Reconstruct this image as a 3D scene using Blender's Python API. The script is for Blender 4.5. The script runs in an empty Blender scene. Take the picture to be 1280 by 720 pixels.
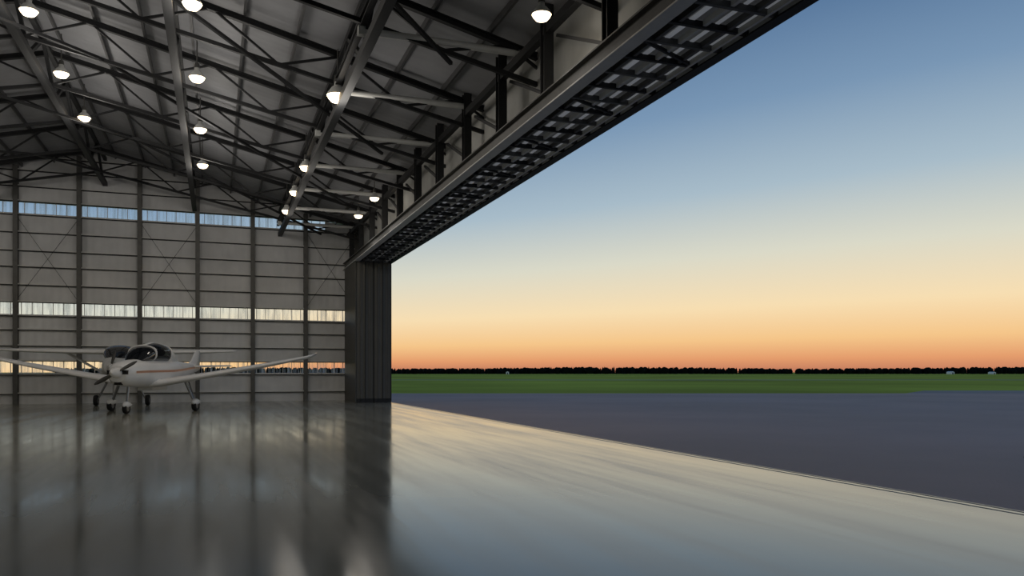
import bpy, math, random
from mathutils import Vector, Matrix
random.seed(7)
scene = bpy.context.scene
try:
    scene.view_settings.view_transform = 'Standard'
    scene.view_settings.look = 'None'
except Exception: pass

def s2l(c):
    r=[]
    for v in c[:3]:
        v=v/255.0
        r.append(v/12.92 if v<=0.04045 else ((v+0.055)/1.055)**2.4)
    return (r[0],r[1],r[2],1.0)

# ---------------------------------------------------------------- materials
def mat(name, col, rough=0.6, metal=0.0, var=0.12, nscale=3.0, bump=0.0, bscale=20.0, stretch=(1,1,1), spec=0.5, rvar=0.0, emis=None, estr=0):
    m=bpy.data.materials.new(name); m.use_nodes=True
    nt=m.node_tree; b=nt.nodes['Principled BSDF']
    c=s2l(col)
    tc=nt.nodes.new('ShaderNodeTexCoord'); mp=nt.nodes.new('ShaderNodeMapping')
    mp.inputs['Scale'].default_value=stretch
    nt.links.new(tc.outputs['Object'],mp.inputs['Vector'])
    nz=nt.nodes.new('ShaderNodeTexNoise'); nz.inputs['Scale'].default_value=nscale; nz.inputs['Detail'].default_value=6
    nt.links.new(mp.outputs[0],nz.inputs['Vector'])
    rp=nt.nodes.new('ShaderNodeValToRGB')
    rp.color_ramp.elements[0].position=0.3; rp.color_ramp.elements[1].position=0.7
    rp.color_ramp.elements[0].color=tuple(v*(1-var) for v in c[:3])+(1,)
    rp.color_ramp.elements[1].color=tuple(min(1,v*(1+var)) for v in c[:3])+(1,)
    nt.links.new(nz.outputs['Fac'],rp.inputs['Fac']); nt.links.new(rp.outputs[0],b.inputs['Base Color'])
    b.inputs['Roughness'].default_value=rough; b.inputs['Metallic'].default_value=metal
    b.inputs['Specular IOR Level'].default_value=spec
    if rvar:
        mr=nt.nodes.new('ShaderNodeMapRange'); mr.inputs['To Min'].default_value=rough-rvar; mr.inputs['To Max'].default_value=rough+rvar
        nt.links.new(nz.outputs['Fac'],mr.inputs['Value']); nt.links.new(mr.outputs[0],b.inputs['Roughness'])
    if bump:
        n2=nt.nodes.new('ShaderNodeTexNoise'); n2.inputs['Scale'].default_value=bscale; n2.inputs['Detail'].default_value=4
        nt.links.new(mp.outputs[0],n2.inputs['Vector'])
        bp=nt.nodes.new('ShaderNodeBump'); bp.inputs['Strength'].default_value=bump; bp.inputs['Distance'].default_value=0.02
        nt.links.new(n2.outputs['Fac'],bp.inputs['Height']); nt.links.new(bp.outputs[0],b.inputs['Normal'])
    if emis:
        b.inputs['Emission Color'].default_value=s2l(emis); b.inputs['Emission Strength'].default_value=estr
    return m

def ribbed(name,col,axis='X',period=0.3,rough=0.5,strength=0.5,metal=0.0):
    m=mat(name,col,rough,metal,0.12,0.8)
    nt=m.node_tree;b=nt.nodes['Principled BSDF']
    tc=nt.nodes.new('ShaderNodeTexCoord')
    w=nt.nodes.new('ShaderNodeTexWave'); w.bands_direction=axis; w.inputs['Scale'].default_value=0.314/period
    w.inputs['Distortion'].default_value=0
    nt.links.new(tc.outputs['Object'],w.inputs['Vector'])
    bp=nt.nodes.new('ShaderNodeBump'); bp.inputs['Strength'].default_value=strength; bp.inputs['Distance'].default_value=0.03
    nt.links.new(w.outputs['Fac'],bp.inputs['Height']); nt.links.new(bp.outputs[0],b.inputs['Normal'])
    return m

M_wall = ribbed('wall_sheeting',(220,220,220),'X',0.35,0.55,0.3)
M_roof = ribbed('roof_sheeting',(152,153,157),'Y',0.35,0.6,0.3)
M_steel= mat('dark_steel',(28,29,31),0.6,0.05,0.2,4)
M_steel2=mat('grey_steel',(96,95,92),0.5,0.2,0.15,4)
M_light= mat('light_grey_steel',(222,222,218),0.45,0.0,0.06,4)
M_purlin=mat('purlin_galvanised',(80,80,81),0.5,0.2,0.1,4)
M_hpanel=mat('header_panel',(205,205,200),0.6,0,0.1,1.5)
M_glow= mat('added_glow_strip',(225,230,235),0.4,0,0.3,1.5,emis=(225,230,238),estr=.1)  # faint glow, no real fixture: added to lighten the header soffit
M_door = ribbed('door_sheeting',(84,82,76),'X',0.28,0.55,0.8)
M_white= mat('aircraft_white',(244,242,240),0.22,0,0.03,2,spec=0.6)
M_cream= mat('aircraft_grey',(210,210,208),0.3,0,0.03,2)
M_black= mat('aircraft_black',(14,14,16),0.25,0,0.1,2)
M_glass= mat('canopy_glass',(20,24,30),0.06,0,0.05,2,spec=0.9)
M_red  = mat('reflection_and_rope',(200,150,125),0.3,0,0.05,2)  # orange reflection painted on the fuselage; also colours the chock rope
M_rubber=mat('tyre_rubber',(18,18,18),0.8,0,0.2,20)
M_hub  = mat('wheel_hub',(150,150,150),0.35,0.8,0.05,5)
M_lamp = mat('lamp_lens',(255,240,215),0.4,0,0.0,1,emis=(255,230,190),estr=5)
M_grass= mat('grass',(190,196,72),0.95,0,0.3,0.03,spec=0.02)
M_bark = mat('tree_trunk',(40,32,26),0.9,0,0.2,1)
M_leaf = mat('tree_foliage',(20,24,18),0.95,0,0.4,0.2,spec=0.1)
M_taxi = mat('taxiway_asphalt',(150,142,134),0.8,0,0.2,0.05)
M_paint= mat('shed_paint',(245,242,235),0.6,0,0.05,1)

def floor_mat():
    m=mat('polished_concrete',(146,143,128),0.17,0,0.12,0.35,spec=0.7,stretch=(1.0,0.35,1))
    nt=m.node_tree;b=nt.nodes['Principled BSDF']
    tc=nt.nodes.new('ShaderNodeTexCoord')
    mp=nt.nodes.new('ShaderNodeMapping'); mp.inputs['Scale'].default_value=(1.6,0.10,1)
    nt.links.new(tc.outputs['Object'],mp.inputs['Vector'])
    n=nt.nodes.new('ShaderNodeTexNoise'); n.inputs['Scale'].default_value=1.3; n.inputs['Detail'].default_value=8; n.inputs['Roughness'].default_value=.6
    nt.links.new(mp.outputs[0],n.inputs['Vector'])
    mr=nt.nodes.new('ShaderNodeMapRange'); mr.inputs['From Min'].default_value=.3; mr.inputs['From Max'].default_value=.7
    mr.inputs['To Min'].default_value=0.07; mr.inputs['To Max'].default_value=0.22
    nt.links.new(n.outputs['Fac'],mr.inputs['Value']); nt.links.new(mr.outputs[0],b.inputs['Roughness'])
    n2=nt.nodes.new('ShaderNodeTexNoise'); n2.inputs['Scale'].default_value=1.1; n2.inputs['Detail'].default_value=3
    nt.links.new(tc.outputs['Object'],n2.inputs['Vector'])
    bp=nt.nodes.new('ShaderNodeBump'); bp.inputs['Strength'].default_value=0.045; bp.inputs['Distance'].default_value=0.02
    nt.links.new(n2.outputs['Fac'],bp.inputs['Height']); nt.links.new(bp.outputs[0],b.inputs['Normal'])
    return m
M_floor=floor_mat()
M_asph=mat('apron_asphalt',(172,146,134),0.62,0,0.2,0.12,bump=0.5,bscale=25,spec=0.3,rvar=0.08)

def window_mat(name,tint):
    m=bpy.data.materials.new(name); m.use_nodes=True
    nt=m.node_tree; nt.nodes.clear()
    out=nt.nodes.new('ShaderNodeOutputMaterial')
    tr=nt.nodes.new('ShaderNodeBsdfTransparent'); tl=nt.nodes.new('ShaderNodeBsdfTranslucent')
    mx=nt.nodes.new('ShaderNodeMixShader')
    tc=nt.nodes.new('ShaderNodeTexCoord'); mp=nt.nodes.new('ShaderNodeMapping'); mp.inputs['Scale'].default_value=(6,1,0.5)
    nz=nt.nodes.new('ShaderNodeTexNoise'); nz.inputs['Scale'].default_value=1.5; nz.inputs['Detail'].default_value=3
    nt.links.new(tc.outputs['Object'],mp.inputs[0]); nt.links.new(mp.outputs[0],nz.inputs['Vector'])
    mr=nt.nodes.new('ShaderNodeMapRange'); mr.inputs['From Min'].default_value=.4; mr.inputs['From Max'].default_value=.7
    mr.inputs['To Min'].default_value=0.0; mr.inputs['To Max'].default_value=0.3
    nt.links.new(nz.outputs['Fac'],mr.inputs['Value'])
    tr.inputs['Color'].default_value=tint; tl.inputs['Color'].default_value=(.95,.95,.95,1)
    nt.links.new(mr.outputs[0],mx.inputs[0]); nt.links.new(tr.outputs[0],mx.inputs[1]); nt.links.new(tl.outputs[0],mx.inputs[2])
    nt.links.new(mx.outputs[0],out.inputs[0])
    return m
M_win=window_mat('polycarbonate',(1,1,1,1))

# ---------------------------------------------------------------- mesh builder
class MB:
    def __init__(s): s.v=[];s.f=[];s.mi=[];s.mats=[];s.sm=[]
    def m(s,mt):
        if mt not in s.mats: s.mats.append(mt)
        return s.mats.index(mt)
    def add(s,vs,fs,mt,smooth=False):
        o=len(s.v); s.v+= [tuple(v) for v in vs]; k=s.m(mt)
        for f in fs: s.f.append([i+o for i in f]); s.mi.append(k); s.sm.append(smooth)
    def box(s,x0,x1,y0,y1,z0,z1,mt):
        vs=[(x,y,z) for x in (x0,x1) for y in (y0,y1) for z in (z0,z1)]
        s.add(vs,[(0,1,3,2),(4,6,7,5),(0,4,5,1),(2,3,7,6),(0,2,6,4),(1,5,7,3)],mt)
    def beam(s,p,q,w,h,mt):
        p=Vector(p);q=Vector(q);d=(q-p).normalized()
        up=Vector((0,0,1)) if abs(d.z)<0.95 else Vector((0,1,0))
        r=d.cross(up).normalized()*w/2; u=r.cross(d).normalized()*h/2
        vs=[p-r-u,p+r-u,p+r+u,p-r+u,q-r-u,q+r-u,q+r+u,q-r+u]
        s.add(vs,[(0,3,2,1),(4,5,6,7),(0,1,5,4),(1,2,6,5),(2,3,7,6),(3,0,4,7)],mt)
    def ibeam(s,p,q,w,h,mt,t=0.03):
        p=Vector(p);q=Vector(q);d=(q-p).normalized()
        up=Vector((0,0,1)) if abs(d.z)<0.95 else Vector((0,1,0))
        r=d.cross(up).normalized(); u=r.cross(d).normalized()
        o=u*(h/2-t/2)
        s.beam(p+o,q+o,w,t,mt); s.beam(p-o,q-o,w,t,mt); s.beam(p,q,t,h-2*t,mt)
    def tube(s,p,q,r0,r1,mt,n=12,smooth=True):
        p=Vector(p);q=Vector(q);d=(q-p).normalized()
        up=Vector((0,0,1)) if abs(d.z)<0.95 else Vector((0,1,0))
        a=d.cross(up).normalized(); b=a.cross(d).normalized()
        vs=[];
        for c,r in ((p,r0),(q,r1)):
            for i in range(n):
                t=2*math.pi*i/n; vs.append(c+a*math.cos(t)*r+b*math.sin(t)*r)
        fs=[(i,(i+1)%n,n+(i+1)%n,n+i) for i in range(n)]
        s.add(vs,fs,mt,smooth); s.add(vs[:n],[tuple(range(n))[::-1]],mt); s.add(vs[n:],[tuple(range(n))],mt)
    def loft(s,rings,mt,smooth=True,cap=True):
        n=len(rings[0]); vs=[v for r in rings for v in r]
        fs=[(j*n+i,j*n+(i+1)%n,(j+1)*n+(i+1)%n,(j+1)*n+i) for j in range(len(rings)-1) for i in range(n)]
        s.add(vs,fs,mt,smooth)
        if cap:
            s.add(rings[0],[tuple(range(n))[::-1]],mt,smooth); s.add(rings[-1],[tuple(range(n))],mt,smooth)
    def prism(s,pts,y0,y1,mt):  # pts (x,z)
        n=len(pts); vs=[(x,y0,z) for x,z in pts]+[(x,y1,z) for x,z in pts]
        s.add(vs,[tuple(range(n)),tuple(range(n,2*n))[::-1]]+[(i,(i+1)%n,n+(i+1)%n,n+i) for i in range(n)],mt)
    def obj(s,name,parent=None,loc=None):
        me=bpy.data.meshes.new(name); me.from_pydata(s.v,[],s.f)
        for mt in s.mats: me.materials.append(mt)
        for p,k,sm in zip(me.polygons,s.mi,s.sm): p.material_index=k; p.use_smooth=sm
        import bmesh
        bm=bmesh.new(); bm.from_mesh(me); bmesh.ops.recalc_face_normals(bm,faces=bm.faces); bm.to_mesh(me); bm.free()
        o=bpy.data.objects.new(name,me); scene.collection.objects.link(o)
        if parent: o.parent=parent
        if loc: o.location=loc
        return o

# ---------------------------------------------------------------- hangar constants
XR=8.15; XL=-18.15; YB=43.0; YF=-12.0; RX=-5.0; RZ=12.1; SL=0.24
DOORY=39.1
def rz(x): return RZ-SL*abs(x-RX)

b=MB(); b.box(XL,XR,YF,YB+0.15,-0.3,0,M_floor)
o=b.obj('floor')
b=MB()
for x in (7.95,8.1): b.box(x-0.015,x+0.015,YF,DOORY,0.0005,0.003,M_steel2)
b.obj('trim_1')

# back wall
b=MB(); y0,y1=YB,YB+0.15
S1=(1.45,2.0); S2=(4.2,4.75); S3=(8.92,9.45)
cols=[-0.86+2.62*n for n in range(-6,4)]
b.box(XL,XR,y0,y1,0,S1[0],M_wall); b.box(XL,XR,y0,y1,S1[1],S2[0],M_wall); b.box(XL,XR,y0,y1,S2[1],8.85,M_wall)
b.prism([(XL,8.85),(XR,8.85),(XR,8.92),(XL,8.92)],y0,y1,M_wall)
wx0,wx1=-15.4,5.4
b.prism([(wx1,8.92),(XR,8.92),(XR,rz(XR)+.02),(wx1,9.45)],y0,y1,M_wall)
b.prism([(XL,8.92),(wx0,8.92),(wx0,9.45),(XL,rz(XL)+.02)],y0,y1,M_wall)
xa=RX-(RZ-9.45)/SL; xb=RX+(RZ-9.45)/SL
b.prism([(xa,9.45),(xb,9.45),(RX,RZ)],y0,y1,M_wall)
b.obj('wall_back')
b=MB()
for c in cols+[XR-0.3]:
    b.ibeam((c,YB-0.17,0),(c,YB-0.17,min(rz(c)-0.1,12)),0.2,0.3,M_steel2)
b.obj('trim_3')
b=MB()
gz=[0.5,S1[0]-.05,S1[1]+.05,2.75,3.5,S2[0]-.05,S2[1]+.05,5.6,6.45,7.2,8.05,S3[0]-.05,S3[1]+.05,10.2,10.95,11.6]
for z in gz:
    if z<8.9: xa,xb=XL,XR
    else:
        h=(RZ-z)/SL; xa,xb=max(XL,RX-h),min(XR,RX+h)
    b.box(xa,xb,YB-0.1,YB,z-.02,z+.045,M_light)
    b.box(xa,xb,YB-0.12,YB,z-.06,z-.02,M_steel)  # dark strip below each girt stands in for its shadow
b.obj('trim_4')
b=MB()
for i in (0,3,5,8):
    if i+1<len(cols):
        a,c=cols[i],cols[i+1]
        b.tube((a,YB-.2,4.8),(c,YB-.2,8.8),.01,.01,M_steel,6); b.tube((c,YB-.2,4.8),(a,YB-.2,8.8),.01,.01,M_steel,6)
b.obj('bracing_rods')
wi=1
for (za,zb),(xa,xb) in ((S3,(wx0,wx1)),(S2,(XL,XR-.1)),(S1,(XL,XR-.1))):
    b=MB(); b.box(xa,xb,YB+.06,YB+.075,za,zb,M_win)
    x=xa
    while x<xb:
        b.box(x-.012,x+.012,YB+.03,YB+.1,za,zb,M_light); x+=0.437
    b.obj('window_%d'%wi); wi+=1

b=MB(); b.box(XL-.15,XL,YF,YB+.15,0,rz(XL),M_wall); b.obj('wall_left')
# front gable; unseen end below it left open to let sky light in
b=MB(); b.prism([(XL,8.0),(XR,8.0),(XR,rz(XR)),(RX,RZ),(XL,rz(XL))],YF-.15,YF,M_wall); b.obj('wall_front')
b=MB(); b.box(XR-.15,XR,DOORY+.2,YB+.15,0,rz(XR),M_wall); b.obj('wall_right')
b=MB()
for a,c in ((XL-.6,RX),(RX,XR+.6)):
    b.prism([(a,rz(a)),(c,rz(c)),(c,rz(c)+.12),(a,rz(a)+.12)],YF-.5,YB+.6,M_roof)
b.obj('ceiling')
b=MB()
x=XL+.5
while x<XR:
    b.beam((x,YF,rz(x)-.1),(x,YB,rz(x)-.1),.06,.16,M_purlin); x+=1.31
b.obj('roof_purlins')
fy=[1.5+4*i for i in range(-3,11)]
for y in fy:
    b=MB()
    xs=[XL+.1+ i*(RX-XL-.1)/8 for i in range(9)]+[RX+ i*(XR-.1-RX)/8 for i in range(1,9)]
    top=[(x,y,rz(x)-.26) for x in xs]
    bot=[(x,y,rz(x)-.28-max(.3,1.0-0.03*abs(x-RX))) for x in xs]
    for sidx in (0,8):
        b.ibeam(top[sidx],top[sidx+8],.14,.16,M_steel); b.beam(bot[sidx],bot[sidx+8],.1,.1,M_steel)
    for i in range(len(xs)-1):
        if i%2==0: b.beam(bot[i],top[i+1],.06,.06,M_steel)
        else: b.beam(top[i],bot[i+1],.06,.06,M_steel)
    b.obj('roof_truss')
b=MB()
for y in fy: b.ibeam((XL+.2,y,0),(XL+.2,y,rz(XL)-.3),.3,.35,M_steel)
b.obj('steel_columns')
for X in (-13.5,-9.5,-5.0,-1.0,3.1):
    b=MB(); zt=rz(X)-.35; zb=zt-1.2
    b.beam((X,YF+.05,zt),(X,YB-.05,zt),.14,.14,M_steel); b.beam((X,YF+.05,zb),(X,YB-.05,zb),.2,.2,M_steel)
    k=0;y=YF+.1
    while y+2<=YB:
        b.beam((X,y,zb if k%2 else zt),(X,y+2,zt if k%2 else zb),.1,.1,M_steel); y+=2;k+=1
    b.obj('longitudinal_truss')
b=MB()
nodes=[-15.5,-11,-7,-3,1,5]
for i,y in enumerate(fy[:-1]):
    for j in range(len(nodes)-1):
        a,c=nodes[j],nodes[j+1]
        if (i+j)%2==0:
            b.beam((a,y,rz(a)-1.2),(c,y+4,rz(c)-1.2),.08,.08,M_steel)
b.obj('roof_bracing')
b=MB()
b.ibeam((3.0,YF+.1,9.12),(3.0,YB-.1,9.12),.14,.2,M_steel)
b.obj('lighting_rail')
b=MB()
for i in range(-6,7):
    y=17.5+4*i
    if y<YB:
        b.tube((3.0,y,8.95),(6.75,y,8.95),.08,.08,M_light,10)
        b.box(2.9,3.1,y-.08,y+.08,8.84,9.04,M_light)
b.obj('stay_tubes')

# header
HB=6.9; HX0=6.3; HX1=8.15
b=MB()
b.box(HX1-.12,HX1,YF,YB,HB,rz(HX1),M_hpanel)
b.box(7.1,7.16,YF,YB,HB+.4,rz(7.1)-.02,M_hpanel)
b.obj('wall_above_door')
b=MB()
b.ibeam((HX0+.12,YF,HB+.18),(HX0+.12,YB,HB+.18),.24,.34,M_steel2)
b.beam((HX0+.12,YF,HB+.01),(HX0+.12,YB,HB+.01),.26,.03,M_light)
b.beam((HX0+.3,YF,8.75),(HX0+.3,YB,8.75),.16,.18,M_steel)
b.ibeam((HX1-.08,YF,HB+.12),(HX1-.08,YB,HB+.12),.2,.3,M_steel)
b.beam((HX1-.3,YF,HB+.04),(HX1-.3,YB,HB+.04),.05,.08,M_light)
b.beam((6.9,YF,HB+.5),(6.9,YB,HB+.5),.08,.1,M_light)
for x in (6.75,7.2,7.65): b.beam((x,YF,HB+.08),(x,YB,HB+.08),.06,.1,M_light if x==7.2 else M_steel2)
y=15.7-2.9*9; k=0
while y<YB:
    if y>YF:
        b.ibeam((HX0+.3,y,HB+.3),(HX0+.3,y,rz(HX0)-.1),.22,.22,M_steel)
        if y+2.9<YB:
            b.beam((6.85,y,HB+.45),(6.85,y+2.9,8.7),.07,.07,M_purlin)
    y+=2.9;k+=1
y=YF+.3;k=0
while y<YB-.8:
    b.beam((HX0+.1,y,HB+.06),(HX1-.1,y,HB+.06),.07,.1,M_steel if k%2 else M_steel2)
    if k%4==0: b.beam((HX0+.2,y,HB+.04),(HX1-.2,y+.72,HB+.04),.05,.06,M_steel)
    y+=.725;k+=1
# long glowing strips added between the rails to brighten the soffit
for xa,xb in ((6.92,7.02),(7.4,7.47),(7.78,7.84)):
    b.box(xa,xb,YF+.2,YB-1,HB+.1,HB+.12,M_glow)
b.obj('door_header_truss')
b=MB(); b.box(HX0+.3,HX1-.14,YF,YB,HB+.24,HB+.27,M_hpanel); b.obj('header_soffit')

b=MB()
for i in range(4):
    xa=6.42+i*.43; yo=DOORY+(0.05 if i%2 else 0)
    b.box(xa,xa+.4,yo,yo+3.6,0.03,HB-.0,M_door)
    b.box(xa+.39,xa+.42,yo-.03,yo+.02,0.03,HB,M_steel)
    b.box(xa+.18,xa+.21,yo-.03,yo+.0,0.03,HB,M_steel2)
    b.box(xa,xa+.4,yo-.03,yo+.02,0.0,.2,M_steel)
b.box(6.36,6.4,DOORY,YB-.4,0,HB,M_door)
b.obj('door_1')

# lamps: bell-shaped high-bay pendants on drop rods
def ring(r,z,n=20): return [Vector((math.cos(2*math.pi*i/n)*r,math.sin(2*math.pi*i/n)*r,z)) for i in range(n)]
def lamp(x,y,z,big=1.0,power=60,rad=.5):
    e=bpy.data.objects.new('high_bay_lamp',None); scene.collection.objects.link(e); e.location=(x,y,z)
    b=MB()
    b.tube((0,0,.3*big),(0,0,rz(x)-z-.2),.018,.018,M_steel2,6)
    b.loft([ring(.24*big,0),ring(.21*big,.08*big),ring(.14*big,.17*big),ring(.08*big,.22*big),ring(.07*big,.34*big)],M_light,True,False)
    b.tube((0,0,.3*big),(0,0,.44*big),.09*big,.07*big,M_steel2,12)
    b.obj('housing',e)
    b=MB()
    b.loft([ring(.225*big,.03*big),ring(.21*big,-.05*big),ring(.15*big,-.12*big),ring(.05*big,-.15*big)],M_lamp,True)
    b.obj('lens',e)
    L=bpy.data.lights.new('lamp_light','POINT'); L.energy=power; L.color=(1,.94,.86); L.shadow_soft_size=rad
    lo=bpy.data.objects.new('light',L); scene.collection.objects.link(lo); lo.parent=e; lo.location=(0,0,-.2-rad)
for y in (18.3,23,27.5,32): lamp(-4.4,y,10.55,.9,72)
for y in (19.3,24.1,29.2,34.2): lamp(-.5,y,9.75,.9,66)
lamp(3.0,21.3,8.75,1.2)
for y in (29.1,33.3,37.3): lamp(3.0,y,8.75,1.0,16,.6)
for y in (14.3,31.7,35.5): lamp(5.9,y,8.4,.8,14,.6)
for y in (20,28,36): lamp(-11,y,9.3,.9,85)

# ---------------------------------------------------------------- exterior
CY,SY=0.938,0.347
def cw(d,u,z=0): return (SY*d+CY*u, CY*d-SY*u, z)
b=MB()
p3=cw(57,-24)[:2]
pts=[(XR,-60),(140,-60),cw(57,140)[:2],p3,(XR,YB+.3)]
b.add([(x,y,-.02) for x,y in pts],[tuple(range(len(pts)))],M_asph)
b.add([(XL-20,-60,-.02),(XR,-60,-.02),(XR,YF,-.02),(XL-20,YF,-.02)],[(0,1,2,3)],M_asph)
b.obj('asphalt_apron')
b=MB(); G=3000
b.add([(-G,-G,-.04),(G,-G,-.04),(G,G,-.04),(-G,G,-.04)],[(0,1,2,3)],M_grass)
b.obj('grass_field')
b=MB()
b.add([cw(150,-200,-.03),cw(150,400,-.03),cw(158,400,-.03),cw(158,-200,-.03)],[(0,1,2,3)],M_taxi)
b.add([cw(57,28,-.03),cw(57,60,-.03),cw(66,75,-.03),cw(66,34,-.03)],[(0,1,2,3)],M_taxi)
b.obj('taxiway')
b=MB()
u=-330
while u<620:
    d=600+random.uniform(-25,25); c=Vector(cw(d,u,-.04))
    h=random.uniform(4.1,5.3)*(1+.12*math.sin(u*.021)); r=random.uniform(1.3,2.2)
    n=7
    b.tube(c,c+Vector((0,0,h*.35)),.2,.15,M_bark,5,False)
    if random.random()<.5:
        for k in range(3):
            z0=h*(.05+.28*k); z1=z0+h*.38; rr=r*(1-.27*k)
            rg=[c+Vector((math.cos(2*math.pi*i/n)*rr,math.sin(2*math.pi*i/n)*rr,z0)) for i in range(n)]
            b.add(rg+[c+Vector((0,0,z1))],[(i,(i+1)%n,n) for i in range(n)]+[tuple(range(n))[::-1]],M_leaf)
    else:
        rings=[]
        for zz,rf in ((.05,.8),(.35,1.1),(.6,1.05),(.8,.7),(.93,.25)):
            rings.append([c+Vector((math.cos(2*math.pi*i/n)*r*1.2*rf*random.uniform(.8,1.2),math.sin(2*math.pi*i/n)*r*1.2*rf,h*zz)) for i in range(n)])
        b.loft(rings,M_leaf,False)
    u+=random.uniform(.5,.9)
b.obj('treeline')
def shed(d,u,w,h):
    b=MB(); x,y,_=cw(d,u)
    n=[(-w/2,0),(w/2,0),(w/2,h),(0,h*1.3),(-w/2,h)]
    b.prism(n,-3,3,M_paint); b.box(-w*.2,w*.2,-3.05,-2.9,0,h*.8,M_steel2)
    o=b.obj('airfield_shed'); o.location=(x,y,-.04); o.rotation_euler=(0,0,-math.atan2(SY,CY)); return o
shed(540,-3,2.0,1.5); shed(540,296,2.2,1.5); shed(540,324,1.8,1.3)
b=MB()
for dx in (0,.3):
    b.prism([(dx,0),(dx+.2,0),(dx+.13,.13),(dx+.07,.13)],-.2,.2,M_rubber)
b.tube((.1,-.2,.06),(.4,-.2,.05),.012,.012,M_red,6)
o=b.obj('wheel_chock'); o.location=(13.42,9.95,-.02)

# ---------------------------------------------------------------- aircraft
def ell(y,hw,z0,z1,n=28,p=2.4):
    cz=(z0+z1)/2; hz=(z1-z0)/2; r=[]
    for i in range(n):
        t=2*math.pi*i/n; c,s_=math.cos(t),math.sin(t)
        r.append(Vector((math.copysign(abs(c)**(2/p),c)*hw,y,cz+math.copysign(abs(s_)**(2/p),s_)*hz)))
    return r
AF=[(0,0),(.03,.045),(.1,.075),(.3,.1),(.6,.07),(1,.004),(1,-.004),(.6,-.03),(.3,-.045),(.1,-.035),(.03,-.022)]
def wing(b,side,stations,mt):
    rings=[]
    for (x,y,z,ch,tk) in stations:
        rings.append([Vector((side*x,y+a*ch,z+c*ch*tk)) for a,c in AF])
    b.loft(rings,mt)
def vfin(b,stations,mt):
    rings=[]
    for (y,z,ch) in stations: rings.append([Vector((c*ch*.6,y+a*ch,z)) for a,c in AF])
    b.loft(rings,mt)
def wheel(b,x,y,r,w):
    prof=[(r*.55,-w/2),(r*.9,-w/2),(r,-w*.25),(r,w*.25),(r*.9,w/2),(r*.55,w/2)]
    n=24; rings=[]
    for k in range(n):
        t=2*math.pi*k/n
        rings.append([Vector((x+pw,y+math.cos(t)*pr,r+math.sin(t)*pr)) for pr,pw in prof])
    rings.append(rings[0]); b.loft(rings,M_rubber,True,False)
    b.tube((x-w*.45,y,r),(x+w*.45,y,r),r*.58,r*.58,M_hub,16)
def pant(b,x,y,z,L,w,h,mt):
    rings=[ell(y+L*(a-.35),max(.005,w*s_),z-h*s_*.7,z+h*s_) for a,s_ in ((0,.05),(.06,.5),(.2,.9),(.38,1),(.6,.75),(.8,.42),(1,.05))]
    for r in rings:
        for v in r: v.x+=x
    b.loft(rings,mt)
def prop(b,c,R,nb,mt,phase=.3):
    c=Vector(c)
    for k in range(nb):
        a=phase+2*math.pi*k/nb; dr=Vector((math.cos(a),0,math.sin(a))); tg=Vector((-math.sin(a),0,math.cos(a))); ax=Vector((0,1,0))
        rings=[]
        for t,ch,tw in ((.05,.07,1.0),(.25,.14,.8),(.55,.16,.5),(.85,.12,.35),(1,.04,.3)):
            dv=tg*math.cos(tw)+ax*math.sin(tw); nv=dr.cross(dv)
            rings.append([c+dr*R*t+dv*ch*u+nv*ch*.1*w for u,w in ((-.5,0),(0,1),(.5,0),(0,-1))])
        b.loft(rings,mt)
def spinner(b,c,r,L,mt):
    rings=[]
    for t in (0,.3,.6,.85,1):
        rr=r*math.sqrt(max(.0004,1-t*t)); rings.append(ell(c[1]-L*t,rr,c[2]-rr,c[2]+rr,20,2))
    for q in rings:
        for v in q: v.x+=c[0]
    b.loft(rings,mt)

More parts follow.
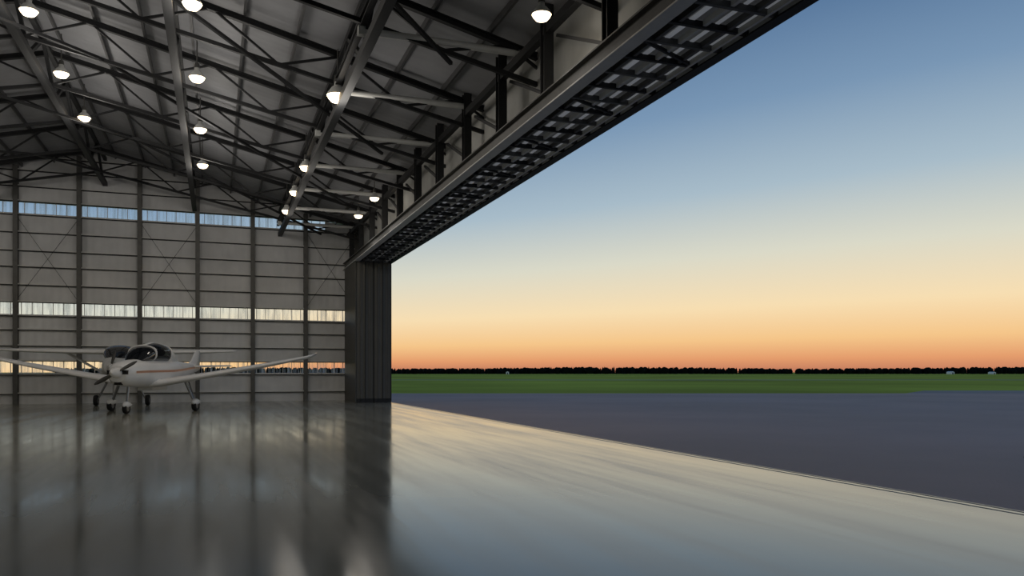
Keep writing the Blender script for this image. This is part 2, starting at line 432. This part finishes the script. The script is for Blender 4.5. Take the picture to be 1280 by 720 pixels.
def aircraft_low():
    e=bpy.data.objects.new('light_aircraft',None); scene.collection.objects.link(e)
    b=MB()
    secs=[(-2.75,.30,1.15,1.72),(-2.55,.42,1.03,1.83),(-2.0,.50,.97,1.92),(-1.2,.56,.93,2.0),(-.3,.6,.92,2.02),(.8,.58,.96,2.02),(1.8,.45,1.08,1.98),(3.0,.28,1.3,1.9),(4.2,.13,1.5,1.82),(4.7,.04,1.6,1.78)]
    b.loft([ell(*s) for s in secs],M_white); b.obj('fuselage',e)
    b=MB()
    for sx in (-.24,.24): b.box(sx-.11,sx+.11,-2.775,-2.6,1.42,1.56,M_black)
    b.box(-.12,.12,-2.72,-2.4,1.04,1.2,M_black); b.obj('air_intakes',e)
    b=MB()
    cs=[(-1.55,.3,1.85,1.97),(-1.25,.45,1.85,2.2),(-.8,.52,1.85,2.5),(-.1,.54,1.85,2.62),(.6,.5,1.85,2.56),(1.3,.38,1.85,2.3),(2.1,.16,1.8,1.99)]
    b.loft([ell(*s) for s in cs],M_glass); b.obj('canopy',e)
    b=MB()
    for j in (2,4):
        y,hw,z0,z1=cs[j]; A=ell(y-.05,hw+.015,z0,z1+.015); B=ell(y+.05,hw+.015,z0,z1+.015); b.loft([A,B],M_white)
    sp=[ell(y,.09,z1-.05,z1+.02) for y,hw,z0,z1 in cs[2:6]]; b.loft(sp,M_white)
    rr=[ell(y,hw*1.02,z0-.05,z1+.015) for y,hw,z0,z1 in cs[4:]]; b.loft(rr,M_white)
    b.obj('canopy_frame',e)
    b=MB()
    for s_ in (-1,1):
        wing(b,s_,[(.3,-1.0,1.02,1.75,1.3),(.62,-.95,1.05,1.6,1.3),(2.2,-.8,1.32,1.35,1.2),(4.4,-.62,1.72,1.1,1.1),(5.9,-.48,2.02,.85,1.0),(6.2,-.35,2.12,.6,.9),(6.3,-.15,2.22,.3,.8)],M_white)
    b.obj('wings',e)
    b=MB()
    for s_ in (-1,1):
        wing(b,s_,[(.05,3.7,1.72,.85,.8),(1.5,3.95,1.76,.55,.8),(1.58,4.05,1.76,.35,.6)],M_white)
    vfin(b,[(3.2,1.75,1.5),(3.75,2.0,1.05),(4.2,2.4,.6),(4.25,2.45,.4)],M_white)
    b.obj('tail',e)
    b=MB()
    for s_ in (-1,1):
        vs=[];N=9
        for i in range(N):
            t=i/(N-1); y=-2.3+t*6; 
            for q in range(len(secs)-1):
                if secs[q][0]<=y<=secs[q+1][0]:
                    w=(y-secs[q][0])/(secs[q+1][0]-secs[q][0]); hw=secs[q][1]*(1-w)+secs[q+1][1]*w; z0=secs[q][2]*(1-w)+secs[q+1][2]*w; z1=secs[q][3]*(1-w)+secs[q+1][3]*w
            zc=(z0+z1)/2
            vs+= [(s_*(hw+.012),y,zc+.02),(s_*(hw+.012),y,zc+.1)]
        b.add(vs,[(2*i,2*i+2,2*i+3,2*i+1) for i in range(N-1)],M_red)
    b.obj('reflection_streak',e)  # orange reflection along the fuselage sides, laid on as colour
    b=MB(); spinner(b,(0,-2.75,1.47),.19,.42,M_white); b.obj('spinner',e)
    b=MB(); prop(b,(0,-2.86,1.47),.85,2,M_steel2,.5); b.obj('propeller',e)
    b=MB()
    for s_ in (-1,1):
        b.tube((s_*1.25,.05,1.15),(s_*1.6,.1,.3),.06,.045,M_hub)
        b.tube((s_*1.3,.25,1.15),(s_*1.58,.12,.45),.03,.03,M_hub)
        wheel(b,s_*1.62,.1,.22,.16); pant(b,s_*1.62,.1,.33,.85,.12,.15,M_white)
    b.tube((0,-1.9,1.05),(0,-2.05,.3),.055,.045,M_hub); wheel(b,0,-2.08,.2,.14); pant(b,0,-2.08,.31,.7,.1,.14,M_white)
    b.box(-.28,.28,-.6,.7,.8,.97,M_cream)
    b.obj('landing_gear',e)
    return e
def aircraft_high():
    e=bpy.data.objects.new('light_aircraft',None); scene.collection.objects.link(e)
    b=MB()
    secs=[(-2.2,.28,1.45,1.95),(-2.0,.4,1.3,2.1),(-1.5,.5,1.15,2.2),(-.9,.58,1.05,2.25),(.3,.58,1.05,2.3),(1.2,.45,1.2,2.2),(2.3,.22,1.5,2.05),(3.3,.08,1.7,2.0)]
    b.loft([ell(*s) for s in secs],M_cream); b.obj('fuselage',e)
    b=MB()
    cs=[(-1.9,.2,1.95,2.13),(-1.5,.38,2.0,2.3),(-1.15,.5,2.0,2.5),(-.6,.57,2.0,2.66),(.4,.57,2.0,2.7),(1.2,.4,2.0,2.5),(2,.15,1.95,2.12)]
    b.loft([ell(*s) for s in cs],M_glass); b.obj('windscreen',e)
    b=MB()
    for s_ in (-1,1):
        wing(b,s_,[(0,-.6,2.34,1.4,1.2),(1.8,-.6,2.36,1.35,1.2),(3.6,-.5,2.4,1.1,1.1),(4.7,-.35,2.44,.75,1.0),(4.85,-.2,2.45,.4,.8)],M_white)
    b.obj('wings',e)
    b=MB(); spinner(b,(0,-2.2,1.7),.16,.32,M_cream); b.obj('spinner',e)
    b=MB(); prop(b,(0,-2.3,1.7),.7,2,M_steel2,1.3); b.obj('propeller',e)
    b=MB()
    for s_ in (-1,1): wing(b,s_,[(.03,2.6,1.95,.75,.8),(1.4,2.75,1.97,.5,.8)],M_cream)
    vfin(b,[(2.1,1.95,1.3),(2.6,2.2,.85),(2.9,2.5,.5)],M_cream); b.obj('tail',e)
    b=MB()
    for s_ in (-1,1):
        b.tube((s_*.5,.2,1.25),(s_*1.0,.25,.25),.05,.04,M_hub); wheel(b,s_*1.05,.25,.24,.17)
        b.tube((s_*.5,0,1.3),(s_*2.2,-.1,2.36),.035,.035,M_cream)
        b.tube((s_*.5,.4,1.3),(s_*2.2,.4,2.36),.03,.03,M_cream)
    b.tube((0,-1.6,1.25),(0,-1.7,.2),.05,.04,M_hub); wheel(b,0,-1.7,.19,.13)
    b.obj('landing_gear',e)
    return e
a=aircraft_low(); a.location=(-2.3,33.6,0); a.rotation_euler=(0,0,math.radians(-20))
a2=aircraft_high(); a2.location=(-3.95,39.3,0); a2.rotation_euler=(0,0,math.radians(-4))

# ---------------------------------------------------------------- world
w=bpy.data.worlds.new('dusk_sky'); scene.world=w; w.use_nodes=True; nt=w.node_tree; nt.nodes.clear()
N=nt.nodes.new; Lk=nt.links.new
out=N('ShaderNodeOutputWorld'); bg=N('ShaderNodeBackground'); tc=N('ShaderNodeTexCoord'); sp=N('ShaderNodeSeparateXYZ')
Lk(tc.outputs['Generated'],sp.inputs[0])
az=math.radians(56)
dp=N('ShaderNodeVectorMath'); dp.operation='DOT_PRODUCT'; dp.inputs[1].default_value=(math.sin(az),math.cos(az),0)
Lk(tc.outputs['Generated'],dp.inputs[0])
mr=N('ShaderNodeMapRange'); mr.inputs['From Min'].default_value=.6; mr.inputs['From Max'].default_value=1
mr.inputs['To Min'].default_value=1.4; mr.inputs['To Max'].default_value=0.95
Lk(dp.outputs['Value'],mr.inputs['Value'])
mo=N('ShaderNodeMapRange'); mo.interpolation_type='SMOOTHSTEP'; mo.inputs['From Min'].default_value=.45; mo.inputs['From Max'].default_value=.72
mo.inputs['To Min'].default_value=.06; mo.inputs['To Max'].default_value=0
Lk(dp.outputs['Value'],mo.inputs['Value'])
mu=N('ShaderNodeMath'); mu.operation='MULTIPLY_ADD'; Lk(sp.outputs['Z'],mu.inputs[0]); Lk(mr.outputs[0],mu.inputs[1]); Lk(mo.outputs[0],mu.inputs[2])
rp=N('ShaderNodeValToRGB'); cr=rp.color_ramp
stops=[(0.0,(190,120,94)),(0.016,(228,156,108)),(0.04,(245,198,138)),(0.08,(247,222,178)),(0.145,(218,217,200)),(0.225,(168,188,201)),(0.33,(121,150,180)),(0.45,(82,114,152)),(1.0,(56,84,126))]
while len(cr.elements)<len(stops): cr.elements.new(.5)
for el,(p,c) in zip(cr.elements,stops): el.position=p; el.color=s2l(c)
Lk(mu.outputs[0],rp.inputs['Fac']); Lk(rp.outputs[0],bg.inputs['Color']); bg.inputs['Strength'].default_value=1.0
Lk(bg.outputs[0],out.inputs[0])

# ---------------------------------------------------------------- camera
cam=bpy.data.cameras.new('camera'); co=bpy.data.objects.new('camera',cam); scene.collection.objects.link(co)
cam.sensor_width=36; cam.lens=36*1000/1280; cam.shift_y=(465-360)/1280
co.location=(0,0,1.5); co.rotation_euler=(math.pi/2,0,-math.atan2(.37,1))
cam.clip_end=8000
scene.camera=co
